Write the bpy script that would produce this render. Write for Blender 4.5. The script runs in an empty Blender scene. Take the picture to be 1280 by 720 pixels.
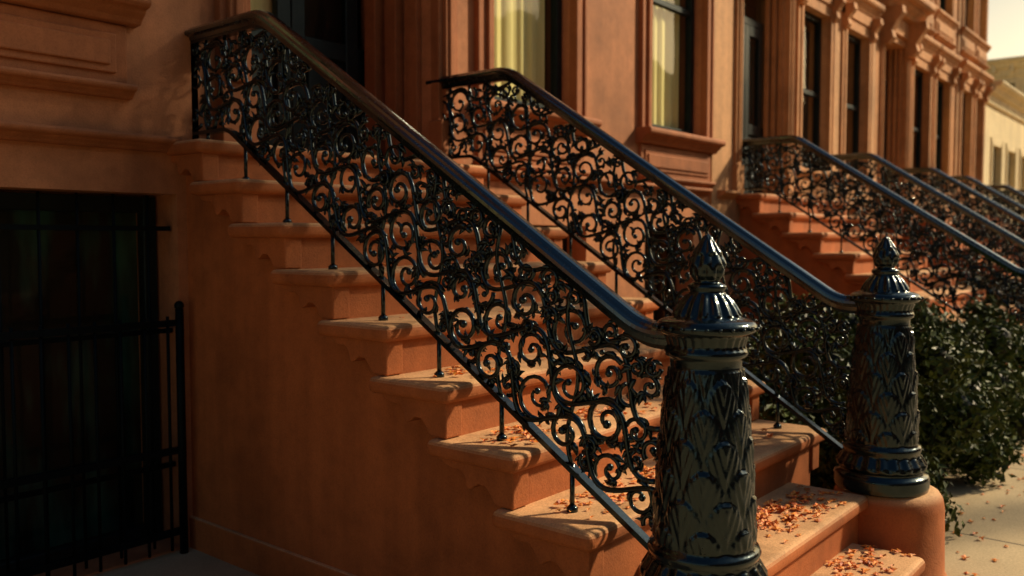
import bpy, math, random
from mathutils import Vector, noise
import numpy as np
random.seed(7)
H=1.38
F=3.6
scene=bpy.context.scene

# ---------------------------------------------------------------- materials
def newmat(name):
    m=bpy.data.materials.new(name); m.use_nodes=True
    nt=m.node_tree; nt.nodes.clear()
    o=nt.nodes.new('ShaderNodeOutputMaterial'); b=nt.nodes.new('ShaderNodeBsdfPrincipled')
    nt.links.new(b.outputs[0],o.inputs[0])
    return m,nt,b
def noise_n(nt,vec,scale,detail=3,rough=.6):
    n=nt.nodes.new('ShaderNodeTexNoise'); n.inputs['Scale'].default_value=scale
    n.inputs['Detail'].default_value=min(detail,4); n.inputs['Roughness'].default_value=rough
    nt.links.new(vec,n.inputs['Vector']); return n
def ramp(nt,src,stops):
    r=nt.nodes.new('ShaderNodeValToRGB'); e=r.color_ramp.elements
    while len(e)<len(stops): e.new(.5)
    for i,(p,c) in enumerate(stops):
        e[i].position=p; e[i].color=(c[0],c[1],c[2],1) if hasattr(c,'__len__') else (c,c,c,1)
    nt.links.new(src,r.inputs[0]); return r
def mixc(nt,a,b,fac,mode='MIX'):
    m=nt.nodes.new('ShaderNodeMix'); m.data_type='RGBA'; m.blend_type=mode
    for sock,v in ((m.inputs[6],a),(m.inputs[7],b)):
        if hasattr(v,'is_linked') : nt.links.new(v,sock)
        else: sock.default_value=(v[0],v[1],v[2],1)
    if hasattr(fac,'is_linked'): nt.links.new(fac,m.inputs[0])
    else: m.inputs[0].default_value=fac
    return m.outputs[2]
def geo(nt): return nt.nodes.new('ShaderNodeNewGeometry').outputs['Position']
def mapping(nt,vec,sc):
    m=nt.nodes.new('ShaderNodeMapping'); m.inputs['Scale'].default_value=sc
    nt.links.new(vec,m.inputs['Vector']); return m.outputs[0]
def bump(nt,b,h,strength,dist):
    n=nt.nodes.new('ShaderNodeBump'); n.inputs['Strength'].default_value=strength; n.inputs['Distance'].default_value=dist
    nt.links.new(h,n.inputs['Height']); nt.links.new(n.outputs[0],b.inputs['Normal'])
def stone(name,c,dark=.62,light=1.15,rough=.75,bs=.32,streak=True,top=None):
    m,nt,b=newmat(name); p=geo(nt)
    n1=noise_n(nt,p,1.3,4,.65); n2=noise_n(nt,p,14,4,.7); n3=noise_n(nt,p,140,2,.6)
    r1=ramp(nt,n1.outputs[0],[(.3,tuple(x*dark for x in c)),(.52,c),(.75,tuple(min(1,x*light) for x in c))])
    r2=ramp(nt,n2.outputs[0],[(.3,.72),(.6,1.0)])
    col=mixc(nt,r1.outputs[0],r2.outputs[0],.6,'MULTIPLY')
    r3=ramp(nt,n3.outputs[0],[(.35,.7),(.55,1.0)])
    col=mixc(nt,col,r3.outputs[0],.45,'MULTIPLY')
    if streak:
        ns=noise_n(nt,mapping(nt,p,(9,9,.7)),1,3,.6)
        rs=ramp(nt,ns.outputs[0],[(.35,.58),(.6,1.0)])
        col=mixc(nt,col,rs.outputs[0],.38,'MULTIPLY')
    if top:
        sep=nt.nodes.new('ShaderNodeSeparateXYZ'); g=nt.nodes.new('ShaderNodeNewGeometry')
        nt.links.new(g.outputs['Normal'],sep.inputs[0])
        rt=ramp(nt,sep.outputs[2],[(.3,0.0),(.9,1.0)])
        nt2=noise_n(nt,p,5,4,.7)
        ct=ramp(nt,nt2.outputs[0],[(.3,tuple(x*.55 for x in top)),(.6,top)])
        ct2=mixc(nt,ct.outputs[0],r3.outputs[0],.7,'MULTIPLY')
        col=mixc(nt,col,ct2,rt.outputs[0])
    nt.links.new(col,b.inputs['Base Color'])
    b.inputs['Roughness'].default_value=rough
    b.inputs['Specular IOR Level'].default_value=.3
    mx=mixc(nt,n2.outputs[0],n3.outputs[0],.4)
    bump(nt,b,mx,bs,.01)
    return m
def iron(name,c=(.0012,.003,.0045),rough=.2,spec=.5,coat=.3,bs=.3):
    m,nt,b=newmat(name); p=geo(nt)
    n=noise_n(nt,p,45,3,.7); n2=noise_n(nt,p,6,2,.6)
    r=ramp(nt,n2.outputs[0],[(.35,c),(.7,tuple(x*2 for x in c))])
    nt.links.new(r.outputs[0],b.inputs['Base Color'])
    rr=ramp(nt,n.outputs[0],[(.3,rough-.08),(.7,rough+.14)])
    nt.links.new(rr.outputs[0],b.inputs['Roughness'])
    b.inputs['Specular IOR Level'].default_value=spec
    b.inputs['Specular Tint'].default_value=(.62,.90,1,1)
    b.inputs['Coat Weight'].default_value=coat; b.inputs['Coat Roughness'].default_value=.1
    bump(nt,b,n.outputs[0],bs,.003)
    return m
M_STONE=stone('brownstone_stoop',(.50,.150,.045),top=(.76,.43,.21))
M_WALL=stone('brownstone_wall',(.56,.225,.098))
M_TRIM=stone('brownstone_trim',(.42,.145,.055))
M_WALL2=stone('brownstone_wall_tan',(.68,.36,.17))
M_TRIM2=stone('brownstone_trim_tan',(.62,.29,.12))
M_WALL3=stone('brownstone_wall_red',(.60,.27,.105))
M_CREAM=stone('cream_wall',(.90,.74,.45),dark=.88)
M_IRON=iron('black_painted_iron',spec=.52,coat=.2,rough=.15)
M_RAIL=iron('black_handrail_gloss',spec=.9,coat=.9,rough=.18,bs=.12)
M_IROND=iron('dark_gate_iron',(.0025,.0035,.004),.5,.12,0,.1)
M_FRAME=iron('black_window_paint',(.006,.008,.008),.45,.35,0)
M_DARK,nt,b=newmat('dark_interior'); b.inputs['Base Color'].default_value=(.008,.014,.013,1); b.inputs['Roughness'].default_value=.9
M_TEAL,nt,b=newmat('painted_basement_glow'); p=geo(nt); n=noise_n(nt,mapping(nt,p,(7,7,1.6)),1,3,.6)  # greenish glow behind the basement glass, painted as streaky teal colour
r=ramp(nt,n.outputs[0],[(.44,(.004,.010,.010)),(.68,(.03,.12,.10))]); nt.links.new(r.outputs[0],b.inputs['Base Color']); b.inputs['Roughness'].default_value=.35
M_DOOR=iron('black_door_paint',(.004,.006,.006),.4,.4,.1)
M_CURT,nt,b=newmat('linen_curtain'); p=geo(nt); n=noise_n(nt,mapping(nt,p,(12,12,1)),1,3,.6)
r=ramp(nt,n.outputs[0],[(.3,(.72,.64,.30)),(.7,(.88,.80,.44))]); nt.links.new(r.outputs[0],b.inputs['Base Color']); b.inputs['Roughness'].default_value=.9
def glass(name,tint,base):
    m=bpy.data.materials.new(name); m.use_nodes=True; nt=m.node_tree; nt.nodes.clear()
    o=nt.nodes.new('ShaderNodeOutputMaterial'); mx=nt.nodes.new('ShaderNodeMixShader')
    t=nt.nodes.new('ShaderNodeBsdfTransparent'); t.inputs[0].default_value=(*tint,1)
    g=nt.nodes.new('ShaderNodeBsdfGlossy'); g.inputs['Roughness'].default_value=.04
    lw=nt.nodes.new('ShaderNodeLayerWeight'); lw.inputs[0].default_value=.5
    pw=nt.nodes.new('ShaderNodeMath'); pw.operation='POWER'; nt.links.new(lw.outputs['Facing'],pw.inputs[0]); pw.inputs[1].default_value=4
    ma=nt.nodes.new('ShaderNodeMath'); ma.operation='MULTIPLY_ADD'; nt.links.new(pw.outputs[0],ma.inputs[0]); ma.inputs[1].default_value=.7; ma.inputs[2].default_value=base
    p=geo(nt); nn=noise_n(nt,p,2.2,1,.5); bp=nt.nodes.new('ShaderNodeBump'); bp.inputs['Strength'].default_value=.15; bp.inputs['Distance'].default_value=.05
    nt.links.new(nn.outputs[0],bp.inputs['Height']); nt.links.new(bp.outputs[0],g.inputs['Normal'])
    nt.links.new(ma.outputs[0],mx.inputs[0]); nt.links.new(t.outputs[0],mx.inputs[1]); nt.links.new(g.outputs[0],mx.inputs[2]); nt.links.new(mx.outputs[0],o.inputs[0])
    return m
M_GLASS=glass('window_glass',(.95,.96,.88),.03)
M_GLASSD=glass('dark_glass',(.3,.42,.4),.06)
def foliage(name,a,c,sc=9):
    m,nt,b=newmat(name); p=geo(nt); n=noise_n(nt,p,sc,3,.7)
    r=ramp(nt,n.outputs[0],[(.3,a),(.7,c)]); nt.links.new(r.outputs[0],b.inputs['Base Color'])
    b.inputs['Roughness'].default_value=.5; b.inputs['Specular IOR Level'].default_value=.3; return m
M_LEAF=foliage('hedge_leaves',(.004,.014,.003),(.10,.14,.018),14)
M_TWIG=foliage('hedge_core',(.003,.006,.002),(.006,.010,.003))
M_BARK=foliage('tree_bark',(.03,.02,.012),(.09,.06,.04),12)
M_TLEAF=foliage('tree_leaves',(.05,.06,.01),(.12,.10,.02),3)
m,nt,b=newmat('dry_leaves'); M_DRY=m; p=geo(nt); n=noise_n(nt,p,55,1,.5)
r=ramp(nt,n.outputs[0],[(.3,(.26,.045,.010)),(.45,(.78,.16,.015)),(.55,(.88,.36,.05)),(.7,(.50,.08,.016))]); nt.links.new(r.outputs[0],b.inputs['Base Color']); b.inputs['Roughness'].default_value=.6
def pave(name,c,joint=True):
    m,nt,b=newmat(name); p=geo(nt)
    n1=noise_n(nt,p,1.2,4,.7); n3=noise_n(nt,p,90,3,.7)
    r1=ramp(nt,n1.outputs[0],[(.3,tuple(x*.6 for x in c)),(.7,c)]); r3=ramp(nt,n3.outputs[0],[(.35,.65),(.6,1.0)])
    col=mixc(nt,r1.outputs[0],r3.outputs[0],.6,'MULTIPLY')
    if joint:
        br=nt.nodes.new('ShaderNodeTexBrick'); nt.links.new(p,br.inputs['Vector'])
        br.offset=0.0; br.inputs['Scale'].default_value=1; br.inputs['Mortar Size'].default_value=.008; br.inputs['Brick Width'].default_value=1.5; br.inputs['Row Height'].default_value=1.5
        br.inputs['Color1'].default_value=(1,1,1,1); br.inputs['Color2'].default_value=(.85,.85,.85,1); br.inputs['Mortar'].default_value=(.25,.25,.25,1)
        col=mixc(nt,col,br.outputs['Color'],1,'MULTIPLY')
    nt.links.new(col,b.inputs['Base Color']); b.inputs['Roughness'].default_value=.85
    bump(nt,b,n3.outputs[0],.3,.005); return m
M_SIDE=pave('concrete_sidewalk',(.64,.49,.29))
M_ROAD=pave('asphalt',(.05,.05,.05),False)
M_GROUND=pave('soil',(.12,.1,.07),False)

# ---------------------------------------------------------------- mesh builder
class MB:
    def __init__(s): s.v=[]; s.f=[]; s.m=[]; s.sm=[]
    def add(s,vs,fs,mi=0,smooth=False):
        o=len(s.v); s.v+= [tuple(q) for q in vs]
        for f in fs: s.f.append(tuple(o+i for i in f)); s.m.append(mi); s.sm.append(smooth)
    def box(s,x0,x1,y0,y1,z0,z1,mi=0):
        s.add([(x0,y0,z0),(x1,y0,z0),(x1,y1,z0),(x0,y1,z0),(x0,y0,z1),(x1,y0,z1),(x1,y1,z1),(x0,y1,z1)],
              [(0,3,2,1),(4,5,6,7),(0,1,5,4),(1,2,6,5),(2,3,7,6),(3,0,4,7)],mi)
    def prism_x(s,x0,x1,poly,mi=0,smooth=False):
        n=len(poly); vs=[(x0,y,z) for y,z in poly]+[(x1,y,z) for y,z in poly]
        fs=[tuple(range(n)),tuple(range(2*n-1,n-1,-1))]
        fs+=[(i,i+n,(i+1)%n+n,(i+1)%n) for i in range(n)]
        s.add(vs,fs,mi,smooth)
    def tube(s,pts,rad,n=6,mi=0,smooth=True):
        P=[Vector(p) for p in pts]; vs=[]; fs=[]
        X=Vector((1,0,0))
        for i,p in enumerate(P):
            T=(P[min(i+1,len(P)-1)]-P[max(i-1,0)]).normalized()
            R=X if abs(T.x)<.9 else Vector((0,1,0))
            A=(R-T*R.dot(T)).normalized(); B=T.cross(A)
            r=rad[i] if hasattr(rad,'__len__') else rad
            for k in range(n):
                a=2*math.pi*k/n; vs.append(p+A*(math.cos(a)*r)+B*(math.sin(a)*r))
        for i in range(len(P)-1):
            for k in range(n):
                fs.append((i*n+k,i*n+(k+1)%n,(i+1)*n+(k+1)%n,(i+1)*n+k))
        fs.append(tuple(range(n-1,-1,-1))); fs.append(tuple(range((len(P)-1)*n,len(P)*n)))
        s.add(vs,fs,mi,smooth)
    def ball(s,c,r,mi=0,n=7,m=5,sz=1):
        vs=[(c[0],c[1],c[2]+r*sz)]; fs=[]
        for j in range(1,m):
            ph=math.pi*j/m
            for k in range(n):
                a=2*math.pi*k/n; vs.append((c[0]+r*math.sin(ph)*math.cos(a),c[1]+r*math.sin(ph)*math.sin(a),c[2]+r*sz*math.cos(ph)))
        vs.append((c[0],c[1],c[2]-r*sz)); L=len(vs)-1
        for k in range(n): fs.append((0,1+k,1+(k+1)%n)); fs.append((L,L-n+(k+1)%n,L-n+k))
        for j in range(m-2):
            for k in range(n): fs.append((1+j*n+k,1+(j+1)*n+k,1+(j+1)*n+(k+1)%n,1+j*n+(k+1)%n))
        s.add(vs,fs,mi,True)
    def lathe(s,prof,n=64,cx=0,cy=0,mod=None,mi=0):
        vs=[];fs=[]
        for j,(z,r) in enumerate(prof):
            for k in range(n):
                a=2*math.pi*k/n; rr=r+(mod(a,z,r) if mod else 0)
                vs.append((cx+rr*math.cos(a),cy+rr*math.sin(a),z))
        for j in range(len(prof)-1):
            for k in range(n): fs.append((j*n+k,(j+1)*n+k,(j+1)*n+(k+1)%n,j*n+(k+1)%n))
        fs.append(tuple(range(n))); fs.append(tuple(range(len(prof)*n-1,(len(prof)-1)*n-1,-1)))
        s.add(vs,fs,mi,True)
    def mesh(s,name,mats):
        me=bpy.data.meshes.new(name); me.from_pydata([(a,b,c+H) for a,b,c in s.v],[],s.f)
        for mm in mats: me.materials.append(mm)
        me.polygons.foreach_set('material_index',s.m); me.polygons.foreach_set('use_smooth',s.sm); me.update()
        import bmesh
        bm=bmesh.new(); bm.from_mesh(me); bmesh.ops.recalc_face_normals(bm,faces=bm.faces); bm.to_mesh(me); bm.free()
        return me
    def obj(s,name,mats,parent=None,bevel=0,segs=2,loc=(0,0,0)):
        o=bpy.data.objects.new(name,s.mesh(name,mats)); scene.collection.objects.link(o); o.location=loc
        if parent: o.parent=parent
        if bevel:
            bv=o.modifiers.new('b','BEVEL'); bv.width=bevel; bv.segments=segs; bv.limit_method='ANGLE'; bv.angle_limit=math.radians(35)
        return o
def empty(name,loc=(0,0,0),rz=0):
    e=bpy.data.objects.new(name,None); scene.collection.objects.link(e); e.location=loc; e.rotation_euler=(0,0,rz); e.empty_display_size=.2; return e

# ---------------------------------------------------------------- stoop
Y0=.81; RUN=.28; RISE=.178; Z0=-1.18
def nose(k): return (Y0+RUN*k) if k>0 else .86
def tz(k): return Z0+RISE*k
def stoop(xl,xr):
    e=empty('stone_stoop')
    wl,wr=xl-.05,xr+.05
    g=MB()
    poly=[(F+.02,-1.38),(F+.02,tz(9)-.02)]
    for k in range(9,1,-1):
        yf=nose(k)+.038
        poly+=[(yf,tz(k)-.03),(yf,tz(k-1)-.03)]
    poly[-1]=(nose(2)+.038,-1.38)
    g.prism_x(wl,wr,poly); g.obj('side_walls',[M_STONE],e,.006,2)
    g=MB(); g.box(xl+.17,xr-.17,nose(1)+.038,nose(2)+.1,-1.38,tz(1)-.03); g.box(xl+.17,xr-.22,nose(0)+.038,nose(1)+.1,-1.38,tz(0)-.03)
    g.obj('lower_risers',[M_STONE],e,.006)
    g=MB()
    for k in range(10):
        a,b_=(wl-.10,wr+.10) if k>1 else (xl+.165,xr-.165-(.06 if k==0 else 0))
        y1=nose(k)+RUN+.095 if k<9 else F+.018
        g.box(a,b_,nose(k),y1,tz(k)-.058,tz(k))
    g.obj('treads',[M_STONE],e,.024,4)
    g=MB(); R=RISE-.058
    br=[(0,0),(0,R),(.06,R),(.078,R-.008),(.09,R-.030),(.112,R-.050),(.14,R-.052),(.162,R-.036),(.176,R-.030),(.186,R-.040),(.194,R-.070),(.212,R-.086),(.25,R-.086),(.285,R-.096),(.30,0)]
    for k in range(2,10):
        yf=nose(k)+.026; zt=tz(k)-.05
        for (a,b_) in ((wl-.068,wl+.01),(wr-.01,wr+.068)):
            g.prism_x(a,b_,[(yf+p*1.04,zt-d*1.04) for p,d in br if True])
    g.obj('scroll_brackets',[M_STONE],e,.005,2)
    g=MB()
    g.box(wl-.018,wr+.018,nose(2)-.05,F+.01,-1.40,-1.24); g.obj('base_band',[M_STONE],e,.006)
    g=MB()
    for x in (xl,xr):
        pr=[(-1.40,.232),(-1.36,.232),(-1.345,.226),(-1.335,.218),(-1.07,.212),(-1.035,.206),(-1.012,.192),(-1.0,.165),(-1.0,.10)]
        g.lathe(pr,64,x+(.03 if x==xr else -.02),1.08)
    g.obj('newel_pedestals',[M_STONE],e)
    return e

# ---------------------------------------------------------------- railing
SL=.6486
PH=.625
def Tl(y): return .928+SL*(y-3.07)
def T(y): return min(.93,Tl(y))
ybk=3.07+(.47+PH-.928)/SL
poly=[(1.235,T(1.235)-.070),(3.06,.860),(3.64,.860),(3.64,.475),(ybk,.475),(1.235,T(1.235)-PH+.004)]
def inside(y,z):
    c=False; n=len(poly)
    for i in range(n):
        a,b_=poly[i],poly[(i+1)%n]
        if (a[1]>z)!=(b_[1]>z) and y<(b_[0]-a[0])*(z-a[1])/(b_[1]-a[1])+a[0]: c=not c
    return c
def pdist(y,z):
    d=9; n=len(poly); p=Vector((y,z))
    for i in range(n):
        a,b_=Vector(poly[i]),Vector(poly[(i+1)%n]); ab=b_-a
        t=max(0,min(1,(p-a).dot(ab)/ab.length_squared)); d=min(d,(p-a-ab*t).length)
    return d if inside(y,z) else -d
def build_railing():
    g=MB(); rnd=random.Random(3)
    al=math.atan(SL); es=(math.cos(al),math.sin(al)); et=(-math.sin(al),math.cos(al))
    O=(1.235,T(1.235)-PH)
    def W(s,t): return (O[0]+es[0]*s+et[0]*t, O[1]+es[1]*s+et[1]*t)
    def leaf(y,z,ang,l,w,x=0,curl=0):
        vs=[];fs=[]
        fr=[0,.2,.45,.75,1]; ww=[.3,.9,1,.6,.06]
        cy,cz=y,z; a=ang; prev=0
        for i,(f_,q) in enumerate(zip(fr,ww)):
            d=(f_-prev)*l; prev=f_; cy+=math.cos(a)*d; cz+=math.sin(a)*d
            nx,nz=-math.sin(a),math.cos(a); h=w*.5*q; xo=x+curl*f_*f_*.012
            vs+=[(xo,cy+nx*h,cz+nz*h),(xo+h*.65,cy,cz),(xo,cy-nx*h,cz-nz*h),(xo-h*.65,cy,cz)]
            a+=curl*.42
        for i in range(4):
            for k in range(4): fs.append((i*4+k,i*4+(k+1)%4,(i+1)*4+(k+1)%4,(i+1)*4+k))
        fs.append((0,1,2,3)); fs.append((19,18,17,16)); g.add(vs,fs,0,True)
    def trefoil(y,z,ang,l,x=0):
        for da,s in ((0,1),(.8,.72),(-.8,.72)): leaf(y,z,ang+da,l*s,l*.5*s,x,rnd.choice((-1,1)))
    def spiral(c,r,a0,hand,turns=1.55,w=.0080):
        pts=[];rad=[]; n=24
        xo=rnd.uniform(-.005,.005); lift=rnd.choice((-1,1))*.012
        for i in range(n+1):
            f_=i/n; rr=r*(1-f_)**.85*(.86)+r*.14; a=a0+hand*turns*2*math.pi*f_
            pts.append((xo+lift*f_,c[0]+rr*math.cos(a),c[1]+rr*math.sin(a))); rad.append(w*(1.15-.35*f_))
        g.tube(pts,rad,6); g.ball(pts[-1],w*1.7,n=6,m=4)
        for f_ in (.05,.16,.30,.42,.58):
            a=a0+hand*turns*2*math.pi*f_; rr=r*(1-f_)**.85*.86+r*.14
            py,pz=c[0]+rr*math.cos(a),c[1]+rr*math.sin(a)
            if rnd.random()<.85:
                L=.038*(.75+r/.12)*rnd.uniform(.8,1.15)
                if rnd.random()<.5: trefoil(py,pz,a+hand*.9,L,xo)
                else: leaf(py,pz,a+hand*rnd.uniform(.6,1.2),L,L*.45,xo,hand)
    placed=[]
    sp=.172
    rows=[(.080,0),(.205,.5),(.330,0),(.450,.5)]
    for ri,(t0,off) in enumerate(rows):
        cur=[]
        for i in range(int(3.0/sp*10)):
            s=i*sp/10-.1; ph=math.pi*(s/sp+off); y,z=W(s,t0+.062*math.sin(ph)+.012*math.sin(s*9.1+ri*2))
            if pdist(y,z)>-.004: cur.append((.004*(ri-1.5),y,z))
            else:
                if len(cur)>3: g.tube(cur,.0085,6)
                cur=[]
        if len(cur)>3: g.tube(cur,.0085,6)
        for k in range(-1,20):
            s=(k+.5-off)*sp+rnd.uniform(-.018,.018); sgn=1 if (math.sin(math.pi*((k+.5-off)+off))>0) else -1
            y,z=W(s,t0-sgn*.010+rnd.uniform(-.012,.012)); d=pdist(y,z)
            if d<.03: continue
            r=min(rnd.uniform(.054,.080),d+.004)
            spiral((y,z),r,al+sgn*(math.pi/2)+rnd.uniform(-.7,.7)+ (0 if k%2 else .5),(-sgn),1.4+rnd.uniform(-.3,.25),rnd.uniform(.0068,.0086))
            placed.append((y,z,r))
            y2,z2=W(s+sp*.5,t0+rnd.uniform(-.02,.02))
            if pdist(y2,z2)>.02:
                trefoil(y2,z2,al+math.pi/2+rnd.uniform(-.5,.5),.048); trefoil(y2,z2,al-math.pi/2+rnd.uniform(-.5,.5),.048)
    for _ in range(5000):
        y=rnd.uniform(1.25,3.63); z=rnd.uniform(-.9,.86); d=pdist(y,z)
        if d<.022: continue
        r=min(d-.002,.055)
        for (a,b_,c) in placed: r=min(r,math.hypot(y-a,z-b_)-c*.86)
        if r>.024:
            spiral((y,z),r,rnd.uniform(0,6.28),rnd.choice((-1,1)),1.2,.0066); placed.append((y,z,r))
    for _ in range(260):
        y=rnd.uniform(1.25,3.63); z=rnd.uniform(-.9,.86)
        if pdist(y,z)>.03:
            if rnd.random()<.3: g.ball((rnd.uniform(-.006,.006),y,z),.009,n=6,m=4)
            else: leaf(y,z,rnd.uniform(0,6.28),.044,.020,rnd.uniform(-.006,.006),rnd.choice((-1,1)))
    for k in range(2,10):
        yb=nose(k)+.17; zb=tz(k)
        zt_=min(Tl(yb)-PH,.47)
        if zt_>zb:
            g.tube([(0,yb,zb-.01),(0,yb,zt_+.01)],.008,8); g.lathe([(zb-.001,.018),(zb+.012,.018),(zb+.02,.01)],12,0,yb)
        pts=[]
        for i in range(15):
            f_=i/14; z=zt_+(T(yb)-.07-zt_)*f_; pts.append((0,yb+.02*math.sin(f_*math.pi*3),z))
        g.tube(pts,.0070,6)
    def bar(path,w,h,dz):
        vs=[];fs=[]; n=len(path)
        for i,(y,z) in enumerate(path):
            a=path[max(i-1,0)]; b_=path[min(i+1,n-1)]; ty,tzz=b_[0]-a[0],b_[1]-a[1]; L=math.hypot(ty,tzz); ny,nz=-tzz/L,ty/L
            if nz<0: ny,nz=-ny,-nz
            for (px,pn) in ((-w/2,-h/2),(w/2,-h/2),(w/2,h/2),(-w/2,h/2)): vs.append((px,y+ny*pn,z+nz*pn+dz))
        for i in range(n-1):
            for k in range(4): fs.append((i*4+k,i*4+(k+1)%4,(i+1)*4+(k+1)%4,(i+1)*4+k))
        fs.append((0,1,2,3)); fs.append(tuple(range(4*n-1,4*n-5,-1))); g.add(vs,fs)
    path=[(3.66,.93),(3.2,.93)]
    for i in range(9):
        y=3.14-.14*i/8; u=(3.14-y)/.14; path.append((y,.93-SL*.07*u*u))
    ye=1.33; path.append((ye,Tl(ye)-.001))
    zend=path[-1][1]
    for i in range(1,8):
        u=i/7; path.append((ye-.10*u, zend-SL*.10*(u-u*u/2)))
    path.append((1.17,path[-1][1]))
    bar(path,.034,.012,-.062)
    bb=[(3.66,.47),(ybk+.02,.47),(ybk-.02,Tl(ybk-.02)-PH-.002),(1.2,Tl(1.2)-PH-.002)]
    bar(bb,.032,.017,0)
    pr=[(-.020,-.056),(-.024,-.040),(-.042,-.034),(-.045,-.026),(-.043,-.016),(-.035,-.010),(-.030,-.012),(-.025,-.004),(-.018,.002),(-.008,.005),(.008,.005),(.018,.002),(.025,-.004),(.030,-.012),(.035,-.010),(.043,-.016),(.045,-.026),(.042,-.034),(.024,-.040),(.020,-.056)]
    vs=[];fs=[];n=len(path);q=len(pr)
    for i,(y,z) in enumerate(path):
        a=path[max(i-1,0)]; b_=path[min(i+1,n-1)]; ty,tzz=b_[0]-a[0],b_[1]-a[1]; L=math.hypot(ty,tzz); ny,nz=-tzz/L,ty/L
        if nz<0: ny,nz=-ny,-nz
        for px,pn in pr: vs.append((px,y+ny*pn,z+nz*pn))
    for i in range(n-1):
        for k in range(q): fs.append((i*q+k,i*q+(k+1)%q,(i+1)*q+(k+1)%q,(i+1)*q+k))
    fs.append(tuple(range(q))); fs.append(tuple(range(q*n-1,q*n-q-1,-1)))
    g.add(vs,fs,1,False)
    g.box(-.016,.016,3.60,3.64,.42,.90)
    return g.mesh('iron_stair_railing',[M_IRON,M_RAIL])
RAIL=build_railing()
def railing(x):
    o=bpy.data.objects.new('iron_stair_railing',RAIL); scene.collection.objects.link(o); o.location=(x,0,0); return o

# ---------------------------------------------------------------- newel
def build_newel():
    key=[(.017,.002),(.010,.010),(-.005,.020),(-.03,.034),(-.055,.043),(-.075,.046),(-.092,.042),(-.104,.034),(-.112,.032),(-.116,.044),(-.122,.052),(-.130,.052),(-.136,.046),(-.142,.050),(-.165,.070),(-.185,.082),(-.200,.089),(-.206,.090),(-.210,.112),(-.216,.126),(-.225,.133),(-.238,.134),(-.247,.127),(-.252,.112),(-.262,.106),(-.282,.100),(-.290,.108),(-.298,.112),(-.308,.110),(-.314,.099),(-.324,.097),(-.34,.096),(-.42,.108),(-.52,.118),(-.62,.126),(-.72,.131),(-.80,.134),(-.815,.134),(-.822,.146),(-.834,.152),(-.846,.148),(-.856,.144),(-.880,.158),(-.896,.168),(-.912,.170),(-.922,.160),(-.932,.160),(-.938,.176),(-.95,.182),(-.985,.182),(-1.001,.178)]
    prof=[]
    for (a,ra),(b_,rb) in zip(key,key[1:]):
        n=max(1,int(abs(b_-a)/.005))
        for i in range(n): prof.append((a+(b_-a)*i/n,ra+(rb-ra)*i/n))
    prof.append(key[-1])
    def mod(a,z,r):
        if z>-.105:
            row=math.floor((z+.105)/.035); ph=(row%2)*math.pi/8; f_=((z+.105)/.035)%1
            return r*(.16*abs(math.cos(4*(a+ph)))-.10*f_)
        if -.203<z<-.142: return r*.05*math.cos(16*a)
        if -.286<z<-.254: return .004*abs(math.cos(14*a))
        if -.815<z<-.345:
            hgt=.078; row=math.floor((z+.815)/hgt)
            best=0
            for rr in (row,row-1):
                ff=((z+.815)-rr*hgt)/(hgt*1.75)
                if ff<0 or ff>1: continue
                ph=(rr%2)*.5; u=((a/(2*math.pi))*7+ph)%1-.5
                w=.60*math.sqrt(max(0,1-ff**3))
                if abs(u)<w:
                    e=1-(abs(u)/w)**4
                    vein=.003*math.exp(-(u/.04)**2)-.0016*math.cos(abs(u)*40-ff*14)
                    best=max(best,.013*e*(.15+.85*ff)+vein*e)
            return best-.004
        if -.912<z<-.858: return .004*math.cos(20*a)
        return 0
    g=MB(); g.lathe(prof,180,0,0,mod)
    for k in range(26):
        a=2*math.pi*k/26; g.ball((.139*math.cos(a),.139*math.sin(a),-.231),.006,n=6,m=4)
    return g.mesh('iron_newel_post',[M_IRON])
NEWEL=build_newel()
def newel(x):
    o=bpy.data.objects.new('iron_newel_post',NEWEL); scene.collection.objects.link(o); o.location=(x,1.10,0); return o

for xl,xr in ((2.156,3.70),(7.70,9.75),(12.2,14.1),(16.8,18.7)):
    stoop(xl,xr)
    for x in (xl,xr): railing(x); newel(x)

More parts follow.
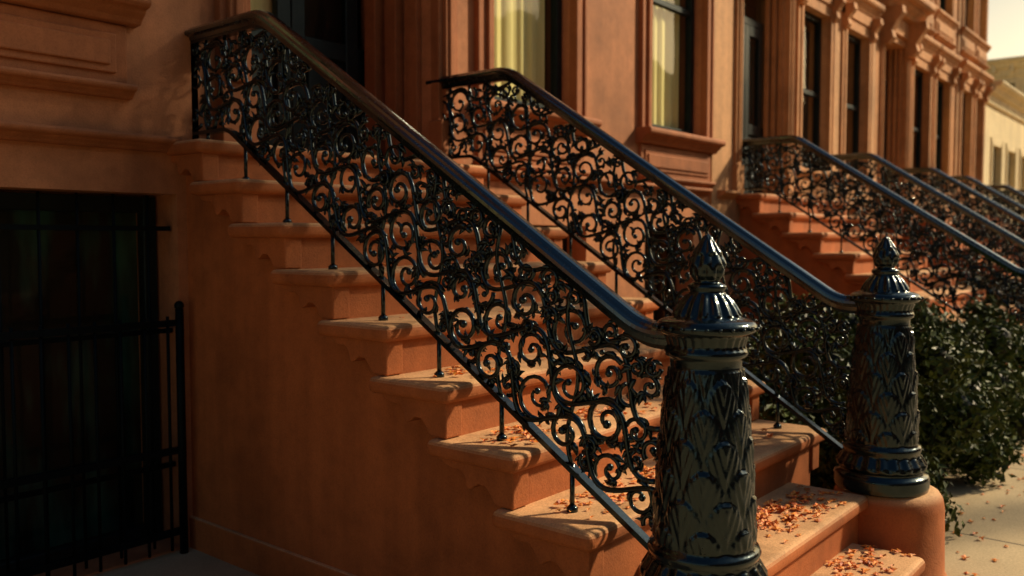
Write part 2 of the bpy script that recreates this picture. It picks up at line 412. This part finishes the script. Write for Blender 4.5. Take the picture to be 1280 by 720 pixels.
# ---------------------------------------------------------------- houses
SILL=[(-.02,0),(.12,0),(.135,-.008),(.14,-.02),(.14,-.04),(.125,-.055),(.10,-.06),(.09,-.075),(.065,-.095),(.05,-.115),(-.02,-.12)]
def molding(g,x0,x1,z,prof,sc=1,mi=0,Fy=F,pd=1): g.prism_x(x0,x1,[(Fy-dy*sc*(pd if dy>0 else 1),z+dz*sc) for dy,dz in prof],mi)
def house(name,x0,x1,ztop,ops,wall,trim,Fy=F,depth=9,zb=-1.5,bands=(),cornice=True,parent=None,pd=1.0):
    e=parent or empty(name)
    xs=sorted({x0,x1,*[o['x0'] for o in ops],*[o['x1'] for o in ops]}); zs=sorted({zb,ztop,*[o['z0'] for o in ops],*[o['z1'] for o in ops]})
    g=MB()
    for i in range(len(xs)-1):
        for j in range(len(zs)-1):
            cx,cz=(xs[i]+xs[i+1])/2,(zs[j]+zs[j+1])/2
            if any(o['x0']<cx<o['x1'] and o['z0']<cz<o['z1'] for o in ops): continue
            g.add([(xs[i],Fy,zs[j]),(xs[i+1],Fy,zs[j]),(xs[i+1],Fy,zs[j+1]),(xs[i],Fy,zs[j+1])],[(0,1,2,3)])
    for o in ops:
        d=o.get('d',.22); a,b_,c,q=o['x0'],o['x1'],o['z0'],o['z1']
        g.add([(a,Fy,c),(b_,Fy,c),(b_,Fy,q),(a,Fy,q),(a,Fy+d,c),(b_,Fy+d,c),(b_,Fy+d,q),(a,Fy+d,q)],[(0,1,5,4),(1,2,6,5),(2,3,7,6),(3,0,4,7)])
    yb=Fy+depth
    g.add([(x0,Fy,zb),(x0,yb,zb),(x0,yb,ztop),(x0,Fy,ztop)],[(0,1,2,3)]); g.add([(x1,Fy,zb),(x1,yb,zb),(x1,yb,ztop),(x1,Fy,ztop)],[(0,1,2,3)])
    g.add([(x0,Fy,ztop),(x1,Fy,ztop),(x1,yb,ztop),(x0,yb,ztop)],[(0,1,2,3)]); g.add([(x0,yb,zb),(x1,yb,zb),(x1,yb,ztop),(x0,yb,ztop)],[(0,1,2,3)])
    g.obj('walls',[wall],e)
    t=MB(); fr=MB(); gl=MB(); cu=MB()
    for o in ops:
        a,b_,c,q=o['x0'],o['x1'],o['z0'],o['z1']; k=o['k']; d=o.get('d',.22)
        if k=='win':
            w=o.get('tw',.12)
            for (p0,p1) in ((a-w,a+.003),(b_-.003,b_+w)): t.box(p0,p1,Fy-.025*pd,Fy+.02,c+.002,q+w)
            for (p0,p1) in ((a-.045,a+.006),(b_-.006,b_+.045)): t.box(p0,p1,Fy-.045*pd,Fy+.02,c+.004,q+.05)
            for (p0,p1) in ((a-w-.012,a-w+.02),(b_+w-.02,b_+w+.012)): t.box(p0,p1,Fy-.038*pd,Fy+.02,c+.003,q+w+.01)
            t.box(a+.0035,b_-.0035,Fy-.026*pd,Fy+.02,q-.003,q+w-.002)
            molding(t,a-w-.05,b_+w+.05,c+.002,SILL,1.0,0,Fy,pd)
            t.box(a-w+.0,b_+w,Fy-.022,Fy+.02,c-.36,c-.118)
            t.box(a-w+.05,b_+w-.05,Fy-.034,Fy+.02,c-.32,c-.16)
            t.box(a-w+.08,b_+w-.08,Fy-.046,Fy+.02,c-.29,c-.19)
            molding(t,a-w-.02,b_+w+.02,c-.36,SILL,.5,0,Fy)
            if o.get('hood',True):
                molding(t,a-w-.10,b_+w+.10,q+w+.30,SILL,1.5,0,Fy,pd)
                t.box(a-w,b_+w,Fy-.035,Fy+.02,q+w-.001,q+w+.12)
                for cx in (a-w+.05,b_+w-.05):
                    t.prism_x(cx-.05,cx+.05,[(Fy+.01,q+w+.11),(Fy-.13,q+w+.11),(Fy-.14,q+w+.04),(Fy-.10,q+w-.01),(Fy-.07,q+w-.06),(Fy-.08,q+w-.12),(Fy-.05,q+w-.16),(Fy+.01,q+w-.16)])
            yo=Fy+.085
            for (p0,p1,q0,q1) in ((a+.004,a+.06,c+.004,q-.004),(b_-.06,b_-.004,c+.004,q-.004),(a+.06,b_-.06,q-.065,q-.004),(a+.06,b_-.06,c+.004,c+.075)):
                fr.box(p0,p1,yo,yo+.06,q0,q1)
            zm=(c+q)/2; fr.box(a+.06,b_-.06,yo+.008,yo+.052,zm-.025,zm+.025)
            gl.add([(a+.06,yo+.035,c+.07),(b_-.06,yo+.035,c+.07),(b_-.06,yo+.035,q-.06),(a+.06,yo+.035,q-.06)],[(0,1,2,3)],0)
            n=40; vs=[];fs=[]; ca=a+.01; cb=b_-(b_-a)*o.get('gap',.0)
            for i in range(n+1):
                f_=i/n; x=ca+(cb-ca)*f_; yy=yo+.085+.012*math.sin(f_*38+a)+.006*math.sin(f_*91)
                vs+=[(x,yy,c-.02),(x,yy,q+.02)]
            for i in range(n): fs.append((2*i,2*i+2,2*i+3,2*i+1))
            if not o.get('dark'): cu.add(vs,fs,0,True)
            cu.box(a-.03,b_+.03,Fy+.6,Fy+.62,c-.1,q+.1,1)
        elif k=='door':
            w=o.get('tw',.20); rec=o.get('rec',.48)
            for (p0,p1) in ((a-w,a+.003),(b_-.003,b_+w)):
                t.box(p0,p1,Fy-.045*pd,Fy+.02,c+.002,q+.12); t.box(p0+.035,p1-.035,Fy-.07*pd,Fy+.02,c+.30,q+.02)
                t.box(p0-.02,p1+.004,Fy-.085*pd,Fy+.02,c+.001,c+.26)
                t.box(p0+.06,p1-.06,Fy-.082*pd,Fy+.02,c+.36,q-.06)
            for i,(s0,fy) in enumerate(((.04,.2),(.07,.5),(.10,.8))):
                yy=Fy+rec*fy
                t.box(a+.002,a+s0,yy,yy+rec*.2,c+.001,q-.001); t.box(b_-s0,b_-.002,yy,yy+rec*.2,c+.001,q-.001)
            t.box(a-w,b_+w,Fy-.07*pd,Fy+.02,q+.10,q+.32)
            molding(t,a-w-.10,b_+w+.10,q+.58,SILL,2.2,0,Fy)
            for cx in (a-w+.08,b_+w-.08):
                t.prism_x(cx-.07,cx+.07,[(Fy+.01,q+.33),(Fy-.25,q+.33),(Fy-.26,q+.24),(Fy-.20,q+.16),(Fy-.13,q+.04),(Fy-.15,q-.05),(Fy-.09,q-.12),(Fy+.01,q-.12)])
            yo=Fy+rec; zm=q-.5
            fr.box(a+.01,b_-.01,yo+.03,yo+.06,c,c+.72,1)
            W_=(b_-a-.28)/2
            fr.box(a+.13,b_-.13,yo,yo+.05,zm,zm+.07,1)
            for i in range(2):
                p0=a+.14+i*W_; p1=p0+W_-.006
                fr.box(p0,p0+.09,yo,yo+.05,c+.01,zm,1); fr.box(p1-.09,p1,yo,yo+.05,c+.01,zm,1)
                for (q0,q1) in ((c+.01,c+.16),(c+.62,c+.72),(zm-.1,zm)): fr.box(p0+.09,p1-.09,yo,yo+.05,q0,q1,1)
                fr.box(p0+.12,p1-.12,yo+.01,yo+.04,c+.2,c+.58,1)
                gl.add([(p0+.09,yo+.02,c+.72),(p1-.09,yo+.02,c+.72),(p1-.09,yo+.02,zm-.1),(p0+.09,yo+.02,zm-.1)],[(0,1,2,3)],0)
                if i==0 and rec>.4: cu.add([(p0+.05,yo+.07,c+.68),(p1-.05,yo+.07,c+.68),(p1-.05,yo+.07,zm),(p0+.05,yo+.07,zm)],[(0,1,2,3)],0)
            gl.add([(a+.14,yo+.02,zm+.07),(b_-.14,yo+.02,zm+.07),(b_-.14,yo+.02,q),(a+.14,yo+.02,q)],[(0,1,2,3)],1)
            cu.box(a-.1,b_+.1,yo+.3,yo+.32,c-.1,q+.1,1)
        elif k=='base':
            yo=Fy+.16
            for (p0,p1,q0,q1) in ((a+.01,a+.07,c+.01,q-.01),(b_-.07,b_-.01,c+.01,q-.01),(a+.07,b_-.07,q-.08,q-.01),(a+.07,b_-.07,c+.01,c+.08),((a+b_)/2-.03,(a+b_)/2+.03,c+.08,q-.08)): fr.box(p0,p1,yo,yo+.06,q0,q1)
            gl.add([(a+.06,yo+.035,c+.07),(b_-.06,yo+.035,c+.07),(b_-.06,yo+.035,q-.06),(a+.06,yo+.035,q-.06)],[(0,1,2,3)],0)
            cu.box(a-.03,b_+.03,Fy+.36,Fy+.38,c-.1,q+.1,2)  # back panel carrying the painted teal glow
    for (p0,p1,z,sc) in bands: molding(t,p0,p1,z,SILL,sc,0,Fy)
    if cornice:
        molding(t,x0+.01,x1-.01,ztop+.05,[(-.1,0),(.45,0),(.47,-.05),(.42,-.12),(.30,-.18),(.22,-.30),(.10,-.36),(.08,-.6),(-.02,-.62)],.6 if ztop<5 else 1,0,Fy)
        n=max(2,int((x1-x0)/.55))
        if ztop>5:
            for i in range(n):
                cx=x0+.3+(x1-x0-.6)*i/(n-1); t.box(cx-.06,cx+.06,Fy-.30,Fy-.02,ztop-.42,ztop-.14)
    t.obj('trim',[trim],e,.007,2)
    fr.obj('window_frames_and_doors',[M_FRAME,M_DOOR],e,.004,1)
    gl.obj('glazing',[M_GLASS,M_GLASSD],e); cu.obj('curtains',[M_CURT,M_DARK,M_TEAL],e)
    return e
PF=.42
def W1(a,b_,z0=.86,z1=2.75,**k): return dict(k='win',x0=a,x1=b_,z0=z0,z1=z1,**k)
def W2(a,b_,z0=3.7,**k): return dict(k='win',x0=a,x1=b_,z0=z0,z1=5.1,**k)
def D(a,b_,z1=2.75,**k): return dict(k='door',x0=a,x1=b_,z0=PF+.002,z1=z1,d=k.get('rec',.48)+.14,**k)
ZT=6.3
house('brownstone_house',-3.2,7.08,ZT,[W1(.62,1.72,z0=1.0),D(2.42,3.66,3.0,tw=.16),W1(4.14,5.02,z0=.84,z1=3.0,gap=.12),W1(6.02,6.94,z1=3.0,gap=.12),
   dict(k='base',x0=.35,x1=2.06,z0=-1.37,z1=.20,d=.5),dict(k='base',x0=4.4,x1=5.2,z0=-.9,z1=.1,d=.3),dict(k='base',x0=6.0,x1=6.8,z0=-.9,z1=.1,d=.3),
   W2(.7,1.6),W2(2.5,3.4),W2(4.2,5.0),W2(6.05,6.85),W1(-1.6,-.5,z0=1.0)],M_WALL,M_TRIM,
   bands=((-3.1,2.05,.44,.55),(3.90,7.0,.44,.55)))
house('brownstone_house',7.085,11.45,ZT,[D(7.62,8.70,2.6,tw=.12,rec=.20),W1(9.05,9.85,z0=.75,z1=2.45,dark=True),W1(10.36,11.16,z0=.75,z1=2.45,dark=True),W2(7.7,8.5,3.4),W2(9.05,9.85,3.4),W2(10.36,11.16,3.4),
   dict(k='base',x0=10.2,x1=11.0,z0=-.9,z1=.1,d=.3)],M_WALL2,M_TRIM2,Fy=F-.02,bands=((7.2,7.5,.44,.55),(9.9,11.4,.44,.55)),pd=.6)
house('brownstone_house',11.455,15.5,ZT,[D(11.80,12.80,2.6,tw=.12,rec=.20),W1(13.1,13.95,z0=.75,z1=2.45,dark=True),W1(14.3,15.1,z0=.75,z1=2.45,gap=.4),W2(11.9,12.7,3.4),W2(13.1,13.9,3.4),W2(14.3,15.1,3.4)],M_WALL3,M_TRIM2,Fy=F-.005,bands=((14.2,15.4,.44,.55),),pd=.6)
house('brownstone_house',15.505,17.5,ZT,[W1(15.75,16.4,z0=.75,z1=2.45),W1(16.75,17.3,z0=.75,z1=2.45,dark=True),W2(15.75,16.4,3.4),W2(16.75,17.3,3.4)],M_WALL2,M_TRIM2,Fy=F-.03,pd=.6)
ops=[]
x=18.2
while x<33: ops.append(W1(x,x+.75,z0=.6,z1=1.75,hood=False,dark=(int(x*10)%2==0))); x+=1.35
house('cream_row_house',17.52,34,2.75,ops,M_CREAM,M_CREAM,Fy=F-.02,pd=.6)
ops=[dict(k='win',x0=a,x1=a+.6,z0=z,z1=z+1,hood=False) for a in (1,3,5) for z in (1,3,4.6)]
e=empty('distant_building',(36,12,0),-math.pi/2)
house('distant_building',0,7,6.4,ops,M_CREAM,M_CREAM,Fy=0,parent=e)
variants=[]
for i in range(13):
    x0=-14+i*6.4
    e=empty('brownstone_house',(x0,-16,0),math.pi)
    if i<3:
        ops=[dict(k='win',x0=a,x1=a+.9,z0=z,z1=z+1.7,hood=(z>0),dark=True) for a in (.8,2.7,4.6) for z in (.6,3.4,6.0)]
        house('brownstone_house',0,6.38,8.8+.4*(i%3),ops,(M_WALL,M_WALL3,M_WALL2)[i%3],M_TRIM,Fy=0,parent=e)
        variants.append(e)
    else:
        for ch in list(variants[i%3].children):
            c2=ch.copy(); scene.collection.objects.link(c2); c2.parent=e

# ---------------------------------------------------------------- iron gate in the basement opening
g=MB()
x=.62
while x<2.0:
    g.tube([(x,F-.035,-1.36),(x,F-.035,-.33)],.007,8); x+=.105
for z in (-.36,-.92,-1.28): g.box(.5,2.03,F-.047,F-.023,z-.014,z+.014)
for x in (.5,2.035): g.tube([(x,F-.045,-1.38),(x,F-.045,-.30)],.018,10); g.ball((x,F-.045,-.285),.022)
g.obj('iron_areaway_gate',[M_IROND])
g=MB(); x=.45
while x<2.04: g.tube([(x,F+.05,-1.36),(x,F+.05,.19)],.007,6); x+=.15
for z in (-1.0,-.4,.05): g.box(.36,2.05,F+.04,F+.06,z-.01,z+.01)
g.obj('iron_window_grille',[M_IROND])

# ---------------------------------------------------------------- hedges
def leafquads(c,d,rng,s0,s1,asp=.55):
    n=len(c)
    nrm=d+rng.normal(size=(n,3))*.6; nrm/=np.linalg.norm(nrm,axis=1)[:,None]
    t=np.cross(nrm,rng.normal(size=(n,3))); t/=np.linalg.norm(t,axis=1)[:,None]; q=np.cross(nrm,t); s=rng.uniform(s0,s1,n)[:,None]
    return np.stack([c-t*s,c+q*s*asp+nrm*s*.15,c+t*s*1.1-nrm*s*.2,c-q*s*asp+nrm*s*.15],1).reshape(-1,3)
def hedge(x0,x1,y0,y1,z1,n,seed):
    rng=np.random.default_rng(seed)
    nb=int((x1-x0)*42)
    blobs=[]
    for _ in range(nb):
        bx,by=rng.uniform(x0+.1,x1-.1),rng.uniform(y0+.12,y1-.15); top=z1-.1+.12*math.sin(bx*3.1)+.08*math.sin(bx*7.3+by*4)+.10*(by-y0)
        blobs.append((bx,by,rng.uniform(-1.36,top-.08),rng.uniform(.10,.24)))
    B=np.array(blobs); idx=rng.integers(nb,size=n)
    d=rng.normal(size=(n,3)); d/=np.linalg.norm(d,axis=1)[:,None]
    rr=B[idx,3]*rng.uniform(.55,1.15,n)
    c=B[idx,:3]+d*rr[:,None]*np.array([1,1,.85])
    keep=c[:,2]>-1.37; c=c[keep]; d=d[keep]; n=len(c)
    V=leafquads(c,d,rng,.014,.032)
    g=MB(); g.v=[tuple(v) for v in V.tolist()]; g.f=[(4*i,4*i+1,4*i+2,4*i+3) for i in range(n)]; g.m=[0]*n; g.sm=[False]*n
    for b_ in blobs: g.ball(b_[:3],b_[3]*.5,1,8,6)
    g.obj('hedge',[M_LEAF,M_TWIG])
hedge(4.05,7.62,.98,2.5,-.46,85000,1); hedge(10.1,11.9,1.3,2.4,-.45,9000,2)

# unseen tree added at the kerb to shade the left of the facade
def added_shade_tree(x,y,zc,R,seed,nleaf):
    rng=np.random.default_rng(seed); rnd=random.Random(seed); g=MB()
    tr=[(x,y,-1.4),(x+.03,y,0),(x-.05,y+.04,2.2),(x,y,zc-R*.9),(x+.05,y,zc)]
    g.tube(tr,[.19,.15,.13,.10,.05],12)
    ends=[]
    for i in range(11):
        a=i*2.4; z0=zc-R*(1.0-.1*i); p0=Vector((x,y,z0)); L=R*rnd.uniform(.65,.95)
        p1=p0+Vector((math.cos(a)*L*.5,math.sin(a)*L*.5,L*.35)); p2=p0+Vector((math.cos(a)*L,math.sin(a)*L,L*.55+rnd.uniform(-.2,.3)))
        g.tube([p0,p1,p2],[.06,.04,.015],7); ends+=[p1,p2]
    cl=[np.array(e_)+rng.normal(size=3)*.25 for e_ in ends for _ in range(2)]
    cl=np.array(cl); idx=rng.integers(len(cl),size=nleaf); d=rng.normal(size=(nleaf,3)); d/=np.linalg.norm(d,axis=1)[:,None]
    c=cl[idx]+d*(rng.uniform(.1,.5,nleaf)[:,None]); V=leafquads(c,d,rng,.05,.085)
    g.add(V.tolist(),[(4*i,4*i+1,4*i+2,4*i+3) for i in range(nleaf)],1)
    g.obj('added_shade_tree',[M_BARK,M_TLEAF])
added_shade_tree(10.1,-2.4,8.3,2.0,4,13000)

# ---------------------------------------------------------------- fallen leaves
g=MB(); rnd=random.Random(5)
def dry(x,y,z,s):
    a=rnd.uniform(0,6.28); tilt=rnd.uniform(.1,.8); vs=[(x,y,z+.004+s*.25)]; n=8
    for i in range(n):
        r=s*(1 if i%2==0 else .5)*(1.25 if i==0 else 1); th=a+2*math.pi*i/n
        vs.append((x+r*math.cos(th),y+r*math.sin(th)*.8,z+.003+abs(math.sin(th*1.0+a))*s*tilt))
    g.add(vs,[(0,1+i,1+(i+1)%n) for i in range(n)],0)
clusters={0:[(3.2,.13)],1:[(3.22,.12),(3.0,.09)],2:[(2.28,.09),(2.7,.08),(3.1,.12)],3:[(2.25,.08),(2.75,.1)],4:[(2.3,.08)],5:[(2.5,.1)],6:[(2.4,.1)]}
for k in range(0,7):
    for _ in range((80,200,170,100,40,18,8)[k]):
        cx,sg=rnd.choice(clusters[k])
        x=rnd.gauss(cx,sg) if rnd.random()<.82 else rnd.uniform(2.2,3.6)
        if k<2: x=min(max(x,2.36),3.45)
        x=min(max(x,2.08),3.7)
        yb=rnd.random()**.6
        dry(x,nose(k)+.03+yb*.22,tz(k),rnd.uniform(.010,.025))
for _ in range(110): dry(rnd.uniform(3.9,8),rnd.gauss(.9,.12),-1.38,rnd.uniform(.01,.025))
g.obj('fallen_leaves',[M_DRY])

# ---------------------------------------------------------------- ground
g=MB(); g.box(-60,120,-3.0,F+.05,-1.6,-1.38); g.obj('sidewalk',[M_SIDE])
g=MB(); g.box(-60,120,-3.16,-3.002,-1.6,-1.383); g.obj('kerb',[M_SIDE],None,.015)
g=MB(); g.add([(-60,-12.9,-1.51),(120,-12.9,-1.51),(120,-3.1,-1.51),(-60,-3.1,-1.51)],[(0,1,2,3)]); g.obj('road',[M_ROAD])
g=MB(); g.box(-60,120,-16.2,-12.9,-1.6,-1.38); g.obj('sidewalk',[M_SIDE])
g=MB(); g.add([(-300,-300,-1.52),(300,-300,-1.52),(300,300,-1.52),(-300,300,-1.52)],[(0,1,2,3)]); g.obj('ground',[M_GROUND])

# ---------------------------------------------------------------- light
w=bpy.data.worlds.new('World'); scene.world=w; w.use_nodes=True; nt=w.node_tree
bg=nt.nodes['Background']; sky=nt.nodes.new('ShaderNodeTexSky'); sky.sky_type='NISHITA'; sky.sun_disc=False
az=math.radians(122); el=math.radians(34)
sky.sun_elevation=el; sky.sun_rotation=az; sky.dust_density=5; sky.ozone_density=.8
tc=nt.nodes.new('ShaderNodeTexCoord'); sp_=nt.nodes.new('ShaderNodeSeparateXYZ'); nt.links.new(tc.outputs['Generated'],sp_.inputs[0])
gr=ramp(nt,sp_.outputs[2],[(0.0,(1.0,.84,.54)),(.15,(1.0,.86,.58)),(.38,(.22,.24,.23)),(.58,(.28,.33,.34)),(1.0,(.18,.29,.36))])
tint=mixc(nt,sky.outputs[0],gr.outputs[0],1.0,'MULTIPLY')
nt.links.new(tint,bg.inputs[0]); bg.inputs[1].default_value=.21
sd=Vector((math.sin(az)*math.cos(el),math.cos(az)*math.cos(el),math.sin(el)))
L=bpy.data.lights.new('sun','SUN'); L.energy=5.0; L.angle=math.radians(4); L.color=(1,.79,.50)
lo=bpy.data.objects.new('sun',L); scene.collection.objects.link(lo); lo.rotation_euler=sd.to_track_quat('Z','Y').to_euler()

# ---------------------------------------------------------------- camera
cam=bpy.data.cameras.new('camera'); co=bpy.data.objects.new('camera',cam); scene.collection.objects.link(co)
f_px=1103; cam.sensor_width=36; cam.lens=36*f_px/1280; cam.clip_end=1000; cam.clip_start=.05
yaw=math.radians(39.5); pit=math.atan(60/f_px)
d=Vector((math.cos(yaw)*math.cos(pit),math.sin(yaw)*math.cos(pit),-math.sin(pit)))
co.location=(0,0,H); co.rotation_euler=d.to_track_quat('-Z','Y').to_euler()
cam.dof.use_dof=True; cam.dof.focus_distance=2.7; cam.dof.aperture_fstop=2.4
scene.camera=co
scene.view_settings.view_transform='Standard'; scene.view_settings.look='None'; scene.view_settings.exposure=0
